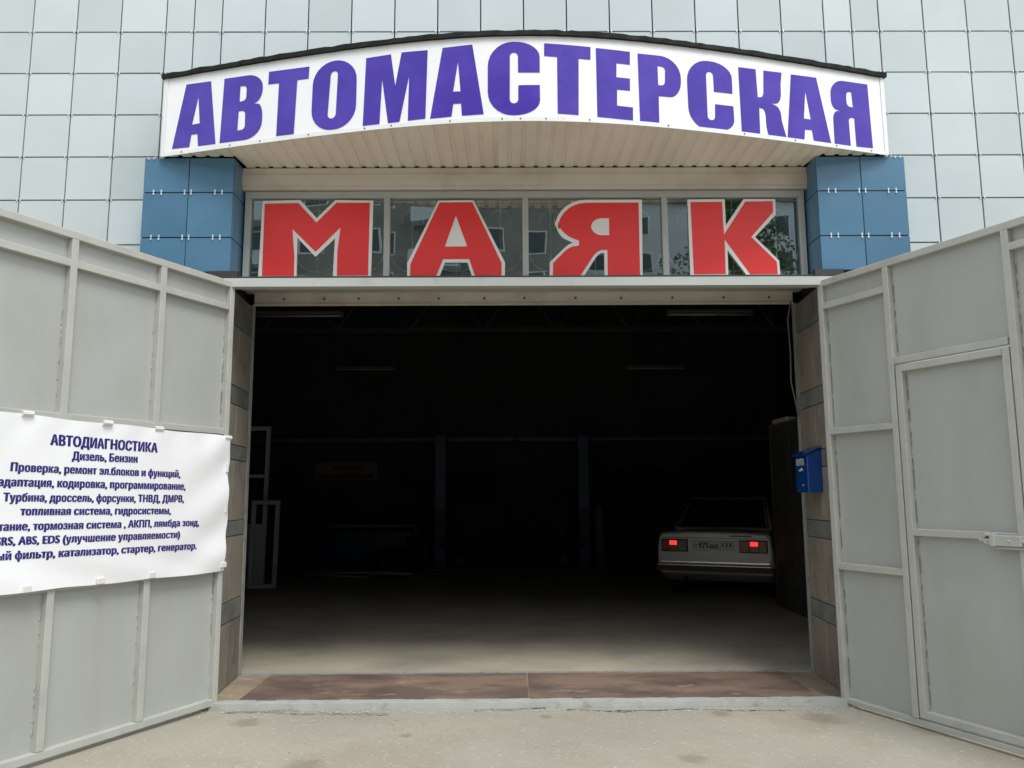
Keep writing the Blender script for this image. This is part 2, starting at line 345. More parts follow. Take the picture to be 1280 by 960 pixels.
bpart(MB().box(-8, 6.0, 11.75, 11.95, 2.66, 2.74), 'wall_rail', 'steel_pale')

# white facade tiles
cols = [0, .364, .728, 1.092, 1.457, 1.822, 2.186, 2.55, 2.785, 3.02, 3.40, 3.77, 4.14, 4.51, 4.88, 5.25, 5.62]
rows = [3.155, 3.52, 3.90, 4.27, 4.637, 5.005, 5.375, 5.742, 6.11]
fb = MB(); fb.box(-5.65, -2.5, .366, .384, 0.05, 4.13); fb.box(2.5, 5.65, .366, .384, 0.05, 4.13); fb.box(-5.65, 5.65, .366, .384, 4.13, 6.14)
facade = bpart(fb, 'facade', 'tile_backing')
TM = {}
def tile_mesh(wd, ht, mt, th=.016):
    k = (round(wd, 3), round(ht, 3), mt)
    if k not in TM:
        mb = MB().box(-wd/2, wd/2, 0, th, -ht/2, ht/2); me_o = mb.build('tile_proto', mt, None, bevel=.0015)
        me = me_o.data; bpy.data.objects.remove(me_o); me.name = 'tile'; TM[k] = me
    return TM[k]
g = .0052
for sgn in (-1, 1):
    for a, b in zip(cols, cols[1:]):
        for z0, z1 in zip(rows, rows[1:]):
            if b <= 2.56 and z1 < 4.7: continue
            if b < 2.9 and z1 < 4.2: continue
            if b <= 2.56 and z0 < 4.6 : continue
            o = obj('tile', tile_mesh(b-a-2*g, z1-z0-2*g, 'tile_white'), facade, (sgn*(a+b)/2, 0.35-.35, (z0+z1)/2))
            o.rotation_euler = (random.gauss(0, .0022), 0, random.gauss(0, .0022))
lowt = MB()
for sgn in (-1, 1):
    for a, b in zip(cols[8:], cols[9:]):
        for k in range(8):
            z1 = 3.155-k*.37; lowt.box(sgn*(a+g), sgn*(b-g), .35, .366, max(.06, z1-.366), z1-g)
o = bpart(lowt, 'lower_tiles', 'tile_white', facade); o['kind'] = 'stuff'
# steel clips at the tile joints
cl = MB()
for sgn in (-1, 1):
    for xx in cols[1:-1] if sgn < 0 else cols[:-1]:
        for zz in rows[1:-1]:
            if xx < 2.9 and zz < 4.8: continue
            for dx in (-.016, .016):
                x = sgn*xx + dx + random.uniform(-.003, .003); z = zz + random.uniform(-.002, .002)
                cl.box(x-.0035, x+.0035, .342, .352, z-.011, z+.011)
o = bpart(cl, 'clips', 'clip_steel', facade); o['kind'] = 'stuff'

# blue tiled piers left and right of the window band
for sgn in (-1, 1):
    xi, xo = 2.275, 2.975
    core = MB().box(sgn*xi+sgn*.022, sgn*xo-sgn*.004, .037, .366, 3.19, 4.105)
    pier = bpart(core, 'pier', 'tile_backing')
    zz = [3.21, 3.47, 3.83, 4.118] if False else [3.20, 3.47, 3.832, 4.118]
    zz = [3.11, 3.47, 3.832, 4.116]
    xm = 2.624
    for z0, z1 in zip(zz, zz[1:]):
        z0b = max(z0, 3.195)
        for a, b in ((xi, xm), (xm, xo)):
            o = obj('tile', tile_mesh(b-a-.006, z1-z0b-.008, 'tile_blue'), pier, (sgn*(a+b)/2, .018-.35, (z0b+z1)/2)); o.rotation_euler = (random.gauss(0, .002), 0, random.gauss(0, .002))
        # inner return, dark side tile
        o = MB().box(sgn*xi, sgn*(xi+.016), .038-.35, .30-.35, z0b+.004, z1-.004).build('tile', 'tile_blue', pier, bevel=.0015)
        o = MB().box(sgn*(xo-.018), sgn*(xo-.002), .038-.35, .345-.35, z0b+.004, z1-.004).build('tile', 'tile_blue', pier, bevel=.0015)
    c2 = MB()
    for z in (3.47, 3.832):
        for x in (2.36, 2.415, 2.60, 2.65, 2.83, 2.89):
            c2.box(sgn*x-.005, sgn*x+.005, .010, .020, z-.020, z-.004).box(sgn*x-.005, sgn*x+.005, .010, .020, z+.004, z+.020)
            c2.box(sgn*x-.002, sgn*x+.002, .012, .020, z-.004, z+.004)
    for x in (2.90, 2.94): c2.box(sgn*x-.005, sgn*x+.005, .010, .020, 4.10, 4.116)
    o = bpart(c2, 'clips', 'clip_steel', pier); o['kind'] = 'stuff'
    bpart(MB().box(sgn*2.20, sgn*2.42, -.03, .035, 3.136, 3.19), 'pier_gap_box', 'dark_metal')  # dark box fills the gap between pier end and header

# masonry jambs clad with stone blocks, slightly splayed
for sgn in (-1, 1):
    jx = lambda y: sgn*(2.306 + .062*(y-.05)/.88)
    j = MB(); th = .02
    j.v = [(jx(.07)+sgn*th, .07, -.1), (jx(.92)+sgn*th, .92, -.1), (sgn*2.9, .92, -.1), (sgn*2.9, .07, -.1)]; j.v += [(x, y, 3.1) for x, y, _ in j.v]
    j.f = [(3,2,1,0),(4,5,6,7),(0,1,5,4),(1,2,6,5),(2,3,7,6),(3,0,4,7)]
    jamb = bpart(j, 'jamb', 'mortar')
    if sgn > 0: seq = [(.03,.50,'b'),(.50,.64,'g'),(.64,1.14,'b'),(1.14,1.28,'g'),(1.28,1.70,'b'),(1.70,1.84,'g'),(1.84,2.20,'b'),(2.20,2.34,'g'),(2.34,2.86,'b'),(2.86,3.12,'g')]
    else: seq = [(.03,.52,'b'),(.52,.68,'g'),(.68,1.18,'b'),(1.18,1.30,'g'),(1.30,1.78,'b'),(1.78,1.90,'g'),(1.90,2.22,'b'),(2.22,2.37,'g'),(2.37,2.85,'b'),(2.85,3.12,'g')]
    for z0, z1, c in seq:
        edges = [.075, .47+random.uniform(-.03, .03), .875] if c == 'b' else [.075, .875]
        for ya, yb in zip(edges, edges[1:]):
            s_ = MB(); pr = random.uniform(0, .004); gg = .0035
            a0, a1 = jx(ya+gg)-sgn*pr, jx(yb-gg)-sgn*pr
            s_.v = [(a0, ya+gg, z0+gg), (a1, yb-gg, z0+gg), (a1+sgn*.03, yb-gg, z0+gg), (a0+sgn*.03, ya+gg, z0+gg)]; s_.v += [(x, y, z1-gg) for x, y, _ in s_.v]
            s_.f = [(3,2,1,0),(4,5,6,7),(0,1,5,4),(1,2,6,5),(2,3,7,6),(3,0,4,7)]
            bpart(s_, 'stone_block', 'stone_brown' if c == 'b' else 'stone_green', jamb, bevel=.003)
    aa = MB().box(jx(.93)-sgn*.008, jx(.93)+sgn*.05, .88, .94, .03, 3.14)
    bpart(aa, 'corner_angle', 'jamb_angle')
    # post that carries the gate hinges
    bpart(MB().box(sgn*2.262, sgn*2.34, -.02, .065, .0, 3.06), 'hinge_post', 'gate_rail_paint')

# lintel over the opening, with the bolted beam at its back
bpart(MB().box(-2.42, 2.42, .348, .92, 3.25, 3.28), 'lintel', 'lintel_paint')
bm_ = MB().box(-2.36, 2.36, .90, .935, 3.145, 3.26); bm_.box(-2.36, 2.36, .87, .898, 3.245, 3.26); bm_.box(-2.36, 2.36, .88, .898, 3.140, 3.152)
beam = bpart(bm_, 'door_beam', 'beam_paint')
for x in (-2.1, -1.75, -1.45, -1.1, -.75, -.35, 0, .45, .85, 1.3, 1.75, 2.15):
    bpart(MB().tube([(x, .888, 3.20), (x, .902, 3.20)], .011, 8), 'bolt', 'rivet', beam)
hd = MB().box(-2.30, 2.345, -.035, -.028, 3.066, 3.132); hd.box(-2.30, 2.345, -.028, .24, 3.124, 3.131); hd.box(-2.30, 2.345, -.028, .05, 3.066, 3.073)
bpart(hd, 'header', 'header_paint')
bpart(MB().box(-2.28, 2.28, .245, .33, 3.132, 3.149), 'window_sill', 'lintel_paint'); bpart(MB().box(-2.42, 2.42, .315, .345, 3.1495, 3.27), 'lintel_face', 'lintel_paint')
bpart(MB().box(-2.3, 2.3, -.02, .06, 3.133, 3.15), 'header_shade_strip', 'dark_metal')  # dark strip stands in for the shadow line on top of the header
fbm = MB().box(-2.285, 2.285, .22, .36, 3.935, 4.115); fbm.box(-2.28, 2.28, .21, .219, 3.965, 4.06)
bpart(fbm, 'window_beam', 'beam_paint', bevel=.004)

# window band: one frame with four panes, grille behind each
wt = .05
wf = MB().box(-2.26, 2.26, .25, .31, 3.875, 3.93).box(-2.26, 2.26, .25, .31, 3.152, 3.192)
for x in (-2.235, -1.115, 0.0, 1.125, 2.235): wf.box(x-.024, x+.024, .252, .308, 3.192, 3.875)
win = bpart(wf, 'window', 'alu_frame', bevel=.003)
PX = [(-2.211, -1.139), (-1.091, -.024), (.024, 1.101), (1.149, 2.211)]
for i, (a, b) in enumerate(PX):
    p_ = MB().box(-(b-a)/2, (b-a)/2, -.002, .002, 3.192, 3.875)
    o = p_.build('pane', 'window_glass', win, loc=((a+b)/2, .285-.35, 0)); o.rotation_euler = (0, 0, (.004, -.005, .006, -.004)[i])
    gr = MB(); y = .305; n = 6; st = (b-a)/n
    for k in range(1, n):
        x = a+st*k; gr.tube([(x, y, 3.20), (x, y, 3.88)], .0075, 5); gr.sphere((x, y, 3.77), .010, .010, .028, 6, 4); gr.sphere((x, y, 3.37), .010, .010, .028, 6, 4)
    for k in range(0, n-1, 1):
        cx = a+st*(k+.5)+ (st/2 if k % 2 else 0); 
        if k % 2 == 0:
            arc_ = [(cx+st*.5+st*.5*math.cos(t), y, 3.80-.12+.12*math.sin(t)*0.9) for t in [math.pi*q/8 for q in range(9)]]; gr.tube(arc_, .0065, 5)
            arc_ = [(cx+st*.5+st*.95*math.cos(t), y, 3.42-.15*math.sin(t)) for t in [math.pi*q/10 for q in range(11)]]; gr.tube(arc_, .0065, 5)
    gr.tube([(a, y, 3.235), (b, y, 3.235)], .005, 4); gr.tube([(a, y, 3.86), (b, y, 3.86)], .005, 4)
    bpart(gr, 'grille', 'grille_paint', win)
# dark room behind the windows
bpart(MB().box(-2.45, 2.45, .92, .93, 3.262, 4.12), 'partition', 'wall_inside')

# threshold: tan screed, two brown plates, painted steel angle
bpart(MB().box(-2.40, 2.40, -.03, .925, -.15, .030), 'threshold', 'threshold_tan')
bpart(MB().box(-2.10, -.006, .075, .905, .031, .038), 'threshold_plate', 'plate_brown')
bpart(MB().box(.006, 2.10, .075, .905, .031, .038), 'threshold_plate', 'plate_brown')
ta = MB()
N = 60
for k in range(N):
    xa = -2.27+4.54*k/N; xb = -2.27+4.54*(k+1)/N; yb = .052+random.uniform(-.012, .010)
    ta.box(xa, xb, -.040, yb, .034, .044) if True else None
ta2 = MB().box(-2.27, 2.27, -.046, -.038, -.02, .043)
ta.v += [v for v in ta2.v]; k0 = len(ta.v)-8; ta.f += [tuple(k0+i for i in q) for q in ta2.f]
bpart(ta, 'threshold_angle', 'threshold_paint')
bpart(MB().box(-2.35, 2.35, .908, .932, .030, .047), 'floor_edge_strip', 'jamb_angle')

# ------------------------------------------------------------------ canopy with the big sign
AR = (2.87**2+.605**2)/(2*.605); CYC = -.605+AR
def arcy(x): return -.605+.33*(math.sqrt(1.753+x*x)-1.324)       # the front bows out: nearly straight ends, rounded middle
def arc(s, z, n=0.0):
    x = AR*math.sin(s/AR); d = .33*x/math.sqrt(1.753+x*x); l = math.hypot(1, d); return (x+d/l*n, arcy(x)-n/l, z)
K = empty('canopy', (0, .35, 4.1))
tag(K, 'bowed entrance canopy with a white fascia sign lettered in purple above the gate', 'canopy')
def kpart(mb, name, mt, parent=None, **kw):
    mb.v = [(x, y-.35, z-4.1) for x, y, z in mb.v]; return mb.build(name, mt, parent or K, **kw)
SE = 2.918
def strip(s0, s1, z0, z1, n0, n1, N=60, zjit=0):
    mb = MB()
    for k in range(N+1):
        s = s0+(s1-s0)*k/N; j = random.uniform(-zjit, zjit); j2 = random.uniform(-zjit, zjit)
        mb.v += [arc(s, z0+j*.5, n1), arc(s, z1+j, n1+j2), arc(s, z1, n0), arc(s, z0, n0)]
    for k in range(N):
        a = 4*k
        for q in range(4): mb.f.append((a+q, a+(q+1) % 4, a+4+(q+1) % 4, a+4+q))
    mb.f.append((0,1,2,3)); mb.f.append((4*N+3,4*N+2,4*N+1,4*N)); return mb
fascia = kpart(strip(-SE, SE, 4.118, 4.755, -.02, 0.0), 'fascia', 'sign_white')
t_ = kpart(strip(-SE, SE, 4.108, 4.140, .001, .005), 'bottom_trim', 'sign_trim')
kpart(strip(-SE-.004, -SE+.034, 4.115, 4.757, .001, .006, 4), 'end_trim', 'sign_trim')
kpart(strip(SE-.034, SE+.004, 4.115, 4.757, .001, .006, 4), 'end_trim', 'sign_trim')
rv = MB()
for s in (-2.72,-2.28,-2.02,-1.62,-1.18,-.98,-.55,-.18,-.05,.13,.44,1.02,1.62,2.05,2.42,2.75):
    rv.sphere(arc(s, 4.126, .006), .006, .006, .006, 6, 4)
rv = kpart(rv, 'rivets', 'rivet', t_); rv['kind'] = 'stuff'
kpart(strip(-SE-.02, SE+.02, 4.752, 4.787, -.02, .024, 110, .004), 'roof_edge', 'bitumen')
rf = MB(); N = 40
for k in range(N+1):
    s = -SE+2*SE*k/N; x, y, _ = arc(s, 0, -.01); rf.v += [(x, y, 4.765), (x, .349, 4.80), (x, y, 4.775), (x, .349, 4.82)]
for k in range(N):
    a = 4*k; rf.f += [(a, a+4, a+5, a+1), (a+2, a+3, a+7, a+6)]
kpart(rf, 'roof', 'bitumen')
for sgn in (-1, 1):
    x0 = arc(SE, 0)[0]; y0 = arc(SE, 0, -.02)[1]
    kpart(MB().box(sgn*(x0-.012), sgn*(x0-.002), y0, .348, 4.125, 4.76), 'end_cheek', 'dark_metal')
# corrugated soffit: five sheets with trapezoid ribs
pitch = .107
def prof(x):
    t = (x / pitch) % 1.0
    if t < .62: return 0.0
    if t < .68: return (t-.62)/.06*.011
    if t < .94: return .011
    return (1-t)/.06*.011
edges = [-2.86, -1.39, -.214, .963, 1.926, 2.86]
for a, b in zip(edges, edges[1:]):
    mb = MB(); xs = [a, b]; k = math.floor(a/pitch)
    while k*pitch < b:
        for t in (0.0, .62, .68, .94):
            x = (k+t)*pitch
            if a < x < b: xs.append(x)
        k += 1
    xs = sorted(xs)
    for x in xs:
        zz = 4.122+prof(x); y0 = arcy(x)+.004
        mb.v += [(x, y0, zz-.004), (x, .235 if abs(x) < 2.27 else .015, zz)]
    for i in range(len(xs)-1): q = 2*i; mb.f.append((q, q+1, q+3, q+2))
    kpart(mb, 'soffit_sheet', 'soffit_sheet')

def vinyl(loops):
    V = [[Vector((p[0], p[1], 0)) for p in lp] for lp in loops]; tri = tessellate_polygon(V)
    flat = [p for lp in loops for p in lp]
    bm = bmesh.new(); vs_ = [bm.verts.new((p[0], 0, p[1])) for p in flat]
    for t in tri:
        try: bm.faces.new([vs_[i] for i in t])
        except ValueError: pass
    s0 = min(p[0] for p in flat); s1 = max(p[0] for p in flat); s = s0+.05
    while s < s1:
        bmesh.ops.bisect_plane(bm, geom=bm.verts[:]+bm.edges[:]+bm.faces[:], plane_co=(s, 0, 0), plane_no=(1, 0, 0)); s += .05
    for v in bm.verts: v.co = Vector(arc(v.co.x, v.co.z, .0022)) - Vector((0, .35, 4.1))
    for fc in bm.faces:
        if fc.normal.y > 0: fc.normal_flip()
    bm.normal_update()
    for fc in bm.faces:
        if fc.normal.y > 0: fc.normal_flip()
    me = bpy.data.meshes.new('letter'); bm.to_mesh(me); bm.free(); me.materials.append(MAT['vinyl_purple']); return obj('letter', me, fascia_p)
fascia_p = fascia
F = fillet
vinyl([[(-2.816,4.163),(-2.652,4.157),(-2.638,4.256),(-2.583,4.254),(-2.571,4.154),(-2.412,4.153),(-2.480,4.672),(-2.71,4.678)], [(-2.590,4.555),(-2.566,4.340),(-2.636,4.338)]])
vinyl([F([(-2.376,4.154),(-2.012,4.150,.15),(-2.010,4.42,.10),(-2.091,4.436),(-2.016,4.45,.06,.09),(-2.016,4.668,.13),(-2.358,4.673)]),
       F([(-2.211,4.589),(-2.155,4.587,.03),(-2.157,4.470,.03),(-2.213,4.465)]), F([(-2.217,4.389),(-2.161,4.389,.03),(-2.158,4.238,.03),(-2.222,4.236)])])
vinyl([[(-1.968,4.671),(-1.630,4.665),(-1.634,4.569),(-1.726,4.570),(-1.741,4.147),(-1.887,4.148),(-1.879,4.566),(-1.970,4.570)]])
vinyl([F([(-1.606,4.142,.17),(-1.252,4.145,.17),(-1.250,4.684,.17),(-1.596,4.682,.17)]), F([(-1.474,4.232,.034),(-1.410,4.232,.034),(-1.398,4.600,.034),(-1.454,4.600,.034)])])
vinyl([[(-1.197,4.147),(-1.181,4.670),(-.992,4.677),(-.956,4.429),(-.912,4.683),(-.718,4.681),(-.730,4.158),(-.859,4.153),(-.853,4.493),(-.920,4.151),(-1.006,4.148),(-1.055,4.492),(-1.070,4.148)]])
vinyl([[(-.696,4.154),(-.609,4.688),(-.393,4.699),(-.311,4.166),(-.466,4.162),(-.473,4.255),(-.528,4.255),(-.541,4.160)], [(-.496,4.573),(-.530,4.348),(-.477,4.347)]])
vinyl([F([(.089,4.474),(.089,4.712,.18),(-.282,4.708,.18),(-.282,4.152,.18),(.090,4.152,.18),(.088,4.380),(-.064,4.378),(-.066,4.242,.029),(-.126,4.242,.029),(-.124,4.626,.029),(-.066,4.626,.029),(-.066,4.474)])])
vinyl([[(.122,4.698),(.457,4.682),(.455,4.584),(.369,4.587),(.362,4.160),(.213,4.166),(.214,4.594),(.121,4.601)]])
vinyl([[(.495,4.678),(.747,4.668),(.745,4.567),(.645,4.571),(.642,4.464),(.742,4.461),(.740,4.367),(.645,4.369),(.642,4.247),(.759,4.242),(.757,4.142),(.497,4.153)]])
vinyl([F([(.804,4.661),(1.131,4.660,.16),(1.129,4.348,.13),(.955,4.346),(.953,4.135),(.809,4.142)]), F([(.953,4.578),(1.011,4.576,.03),(1.004,4.432,.03),(.954,4.431)])])
vinyl([F([(1.538,4.430),(1.540,4.665,.17),(1.176,4.665,.17),(1.182,4.117,.17),(1.546,4.117,.17),(1.541,4.333),(1.393,4.332),(1.388,4.204,.029),(1.330,4.204,.029),(1.330,4.580,.029),(1.386,4.580,.029),(1.388,4.428)])])
vinyl([F([(1.595,4.650),(1.741,4.653),(1.748,4.431),(1.796,4.436,.045),(1.807,4.652),(1.964,4.657),(1.950,4.56),(1.946,4.405,.12),(1.859,4.394),(1.935,4.375,.08),(1.945,4.26),(1.980,4.133),(1.825,4.132),(1.810,4.20),(1.806,4.345,.06),(1.756,4.346),(1.753,4.127),(1.601,4.124)])])
vinyl([[(1.985,4.130),(2.045,4.655),(2.272,4.661),(2.376,4.138),(2.218,4.131),(2.206,4.226),(2.144,4.223),(2.132,4.129)], [(2.166,4.538),(2.140,4.312),(2.201,4.312)]])
vinyl([F([(2.407,4.133),(2.408,4.408,.07),(2.482,4.417),(2.396,4.432,.07),(2.398,4.668,.12),(2.757,4.676),(2.770,4.150),(2.610,4.144),(2.607,4.375),(2.553,4.373,.03),(2.557,4.142)]), F([(2.594,4.586),(2.545,4.586,.035),(2.542,4.466,.035),(2.602,4.463)])])

# ------------------------------------------------------------------ red sign letters standing in front of the window panes
def sign_letter(lbl, outer, inner, holes, cat='sign letter'):
    cx = (min(p[0] for p in outer)+max(p[0] for p in outer))/2
    E_ = empty('sign_letter', (cx, .272, 3.212)); tag(E_, lbl, cat, 'red cut-out letters on the window band')
    sh = lambda lp: [(x-cx, z-3.212) for x, z in lp]
    board('backing_board', [sh(outer)], -.006, .006, 'letter_border', E_)
    board('red_face', [sh(inner)]+[sh(h) for h in holes], -.0085, -.0065, 'letter_red', E_)
sign_letter('red letter M with pale border, leftmost on the window band',
    [(-2.135,3.212),(-2.123,3.857),(-1.820,3.864),(-1.682,3.710),(-1.535,3.863),(-1.229,3.857),(-1.237,3.216),(-1.541,3.212),(-1.531,3.543),(-1.684,3.390),(-1.833,3.549),(-1.831,3.212)],
    [(-2.104,3.232),(-2.104,3.832),(-1.833,3.837),(-1.683,3.673),(-1.525,3.838),(-1.256,3.838),(-1.260,3.234),(-1.507,3.233),(-1.509,3.431),(-1.488,3.632),(-1.683,3.430),(-1.874,3.619),(-1.852,3.395),(-1.850,3.231)], [])
sign_letter('red letter A with pale triangle in its middle',
    [(-.948,3.212),(-.949,3.332),(-.703,3.855),(-.419,3.857),(-.166,3.339),(-.167,3.216),(-.427,3.212),(-.466,3.338),(-.647,3.339),(-.695,3.212)],
    [(-.924,3.228),(-.923,3.326),(-.694,3.839),(-.428,3.841),(-.193,3.332),(-.194,3.231),(-.406,3.229),(-.452,3.366),(-.661,3.366),(-.716,3.227)], [[(-.561,3.728),(-.468,3.471),(-.648,3.470)]])
sign_letter('red letter shaped like a reversed R with pale border',
    F([(.190,3.216),(.193,3.338),(.345,3.490,.07),(.385,3.497),(.240,3.570,.14),(.232,3.859,.24,.26),(.946,3.859),(.935,3.222),(.630,3.216),(.631,3.413),(.585,3.413,.07),(.461,3.216)]),
    F([(.216,3.228),(.220,3.331),(.350,3.465,.06),(.430,3.474),(.430,3.518),(.266,3.560,.16,.12),(.258,3.833,.22,.24),(.918,3.833),(.914,3.227),(.656,3.227),(.658,3.438),(.575,3.438,.07),(.439,3.228)]),
    [F([(.676,3.703),(.675,3.560),(.529,3.560,.09,.075),(.529,3.703,.075,.09)])])
sign_letter('red letter K with pale border, rightmost on the window band',
    [(1.316,3.859),(1.619,3.861),(1.619,3.641),(1.772,3.861),(2.030,3.860),(2.028,3.729),(1.851,3.542),(2.036,3.345),(2.039,3.225),(1.773,3.222),(1.624,3.435),(1.622,3.222),(1.318,3.222)],
    [(1.340,3.836),(1.595,3.837),(1.600,3.561),(1.785,3.839),(2.006,3.841),(2.006,3.748),(1.819,3.542),(2.015,3.336),(2.019,3.234),(1.798,3.233),(1.603,3.524),(1.601,3.236),(1.346,3.235)], [])

# ------------------------------------------------------------------ gate leaves
def leaf(side, a, label):
    d = (side*math.sin(a), -math.cos(a))
    G = empty('gate_leaf', (side*2.22, 0, 0), math.atan2(d[1], d[0])); tag(G, label, 'gate', 'steel gate leaves of the entrance')
    ys = 1 if side < 0 else -1
    return G, ys
def railbox(ys, s0, s1, z0, z1, n0=-.05, n1=0.0, mb=None):
    return (mb or MB()).box(s0, s1, ys*n0, ys*n1, z0, z1)
def dented(ys, s0, s1, z0, z1, seed, n=-.045, amp=.004):
    rnd = random.Random(seed); mb = MB(); nx, nz = 10, 16
    ph = [rnd.uniform(0, 6) for _ in range(4)]
    for j in range(nz+1):
        for i in range(nx+1):
            uu, vv = i/nx, j/nz; e = math.sin(math.pi*uu)*math.sin(math.pi*vv)
            mb.v.append((s0+(s1-s0)*uu, ys*(n+e*amp*(math.sin(uu*3+ph[0])+.7*math.sin(vv*5+ph[1])+.5*math.sin(vv*9+uu*4+ph[2]))), z0+(z1-z0)*vv))
    for j in range(nz):
        for i in range(nx): q = j*(nx+1)+i; mb.f.append((q, q+1, q+nx+2, q+nx+1))
    return mb
def welds(ys, lines, seed):
    rnd = random.Random(seed); mb = MB()
    for (s, za, zb) in lines:
        z = za
        while z < zb:
            z += rnd.uniform(.02, .16); L_ = rnd.uniform(.008, .05)
            mb.sphere((s+rnd.uniform(-.003, .003), ys*-.043, z), .004, .005, L_/2, 5, 3)
    return mb
def shade_strips(P, ys, lines, seed):  # thin grey strips stand in for the shade between sheet and post
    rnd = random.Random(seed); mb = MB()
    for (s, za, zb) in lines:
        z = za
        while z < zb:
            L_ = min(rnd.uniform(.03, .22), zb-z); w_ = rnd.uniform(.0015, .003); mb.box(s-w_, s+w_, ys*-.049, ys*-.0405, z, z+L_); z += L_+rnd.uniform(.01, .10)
    mb.build('joint_shade', 'joint_shade_grey', P)['kind'] = 'stuff'
GL, ys = leaf(-1, .446, 'left grey steel gate leaf standing open, with a white advertising banner tied on')
def rails(P, ys, H, V):
    for z0, z1, s0, s1 in H: railbox(ys, s0, s1, z0, z1, -.05, -.002).build('rail', 'gate_rail_paint', P, bevel=.003)
    for s0, s1, z0, z1 in V: railbox(ys, s0, s1, z0, z1, -.05, 0).build('post', 'gate_rail_paint', P, bevel=.003)
rails(GL, ys, [(3.062,3.110,.045,2.18),(2.885,2.930,.045,2.18),(1.945,1.990,.045,2.18),(.955,1.0,.045,2.18),(.028,.075,.045,2.18)],
      [(0,.044,.028,3.110),(.632,.680,.076,3.061),(1.300,1.346,.076,3.061),(1.95,1.996,.076,3.061),(2.18,2.22,.028,3.110)])
for s0, s1 in ((.044,.632),(.680,1.300),(1.346,1.95),(1.996,2.18)):
    for z0, z1 in ((2.93,3.062),(1.99,2.885),(1.0,1.945),(.075,.955)):
        dented(ys, s0-.008, s1+.008, z0-.008, z1+.008, int(s0*100+z0*7), amp=.0035 if z1-z0 > .3 else .0008).build('sheet_panel', 'gate_paint', GL, smooth=True)
o = welds(ys, [(.05,.1,2.8),(.05,2.0,2.85),(.686,.1,2.8),(1.352,.1,2.8),(1.94,.1,2.8),(.626,.1,2.8),(1.294,.1,2.8)], 3).build('weld_beads', 'gate_rail_paint', GL, smooth=True); o['kind'] = 'stuff'
shade_strips(GL, ys, [(.625,.5,2.8),(1.29,.12,2.8),(.051,.5,1.6),(.051,2.1,2.8),(1.94,.2,2.8)], 21)
GR, yr = leaf(1, .419, 'right grey steel gate leaf standing open, with a closed wicket door in it')
rails(GR, yr, [(3.052,3.100,.045,2.18),(2.873,2.921,.045,.590),(1.924,1.969,.045,.630),(.948,.995,.045,.630),(2.362,2.408,.640,1.438),(2.92,2.965,1.492,2.18),(1.924,1.969,1.50,2.18),(.948,.995,1.50,2.18),(.020,.054,.045,2.18)],
      [(0,.044,.020,3.100),(.592,.638,.056,3.051),(1.450,1.496,.056,3.051),(2.18,2.22,.020,3.100)])
for s0, s1, zs in ((.044,.592,((2.921,3.052),(1.969,2.873),(.995,1.924),(.054,.948))), (.638,1.450,((2.408,3.052),)), (1.496,2.18,((2.965,3.052),(1.969,2.92),(.995,1.924),(.054,.948)))):
    for z0, z1 in zs:
        dented(yr, s0-.008, s1+.008, z0-.008, z1+.008, int(s0*90+z0*9)+5, amp=.0035 if z1-z0 > .3 else .0008).build('sheet_panel', 'gate_paint', GR, smooth=True)
o = welds(yr, [(.05,1.0,2.85),(.05,.1,.9),(.644,2.42,3.0),(1.502,2.0,2.9)], 9).build('weld_beads', 'gate_rail_paint', GR, smooth=True); o['kind'] = 'stuff'
shade_strips(GR, yr, [(.052,2.0,2.8),(.052,1.1,1.8),(.052,.12,.8),(.646,2.45,3.0),(1.503,2.0,2.85),(1.503,.2,1.8)], 22)
# wicket door in the right leaf (a part, with its own rails, sheets and bolt)
W = empty('wicket_door', (0, 0, 0), 0, GR)
w0, w1, wz0, wz1 = .648, 1.442, .066, 2.352
for z0, z1 in ((2.305, wz1), (1.215, 1.260), (wz0, .112)):
    railbox(yr, w0+.046, w1-.046, z0, z1, -.05, -.002).build('rail', 'gate_rail_paint', W, bevel=.003)
for s0 in (w0, w1-.046): railbox(yr, s0, s0+.046, wz0, wz1, -.05, 0).build('post', 'gate_rail_paint', W, bevel=.003)
dented(yr, w0+.04, w1-.04, 1.252, 2.313, 41).build('sheet_panel', 'gate_paint', W, smooth=True)
dented(yr, w0+.04, w1-.04, .104, 1.222, 43).build('sheet_panel', 'gate_paint', W, smooth=True)
o = welds(yr, [(w0+.052, .15, 1.15), (w0+.052, 1.3, 2.25)], 5).build('weld_beads', 'gate_rail_paint', W, smooth=True); o['kind'] = 'stuff'
shade_strips(W, yr, [(w0+.053,.15,1.18),(w0+.053,1.3,2.28)], 23)
bt = MB().box(1.27, 1.44, yr*0, yr*.045, 1.185, 1.245); bt.box(1.255, 1.285, yr*0, yr*.052, 1.180, 1.255); bt.box(1.26, 1.44, yr*0, yr*.02, 1.165, 1.182)
bt.tube([(1.18, yr*.026, 1.214), (1.5, yr*.026, 1.214)], .012, 8)
bolt = bt.build('bolt', 'gate_rail_paint', W, bevel=.003)
ring = MB(); 
pts = [(1.232+.026*math.cos(t), yr*.03, 1.222+.026*math.sin(t)) for t in [2*math.pi*k/14 for k in range(15)]]
ring.tube(pts, .011, 6); ring.build('lug', 'gate_rail_paint', W, smooth=True)
MB().sphere((1.37, yr*.046, 1.215), .008, .008, .008, 8, 5).build('bolt_head', 'gate_rail_paint', W, smooth=True)
# dark keyhole backing of the lug
MB().tube([(1.232, yr*.018, 1.222), (1.232, yr*.024, 1.222)], .017, 10).build('lug_hole', 'dark_metal', W)

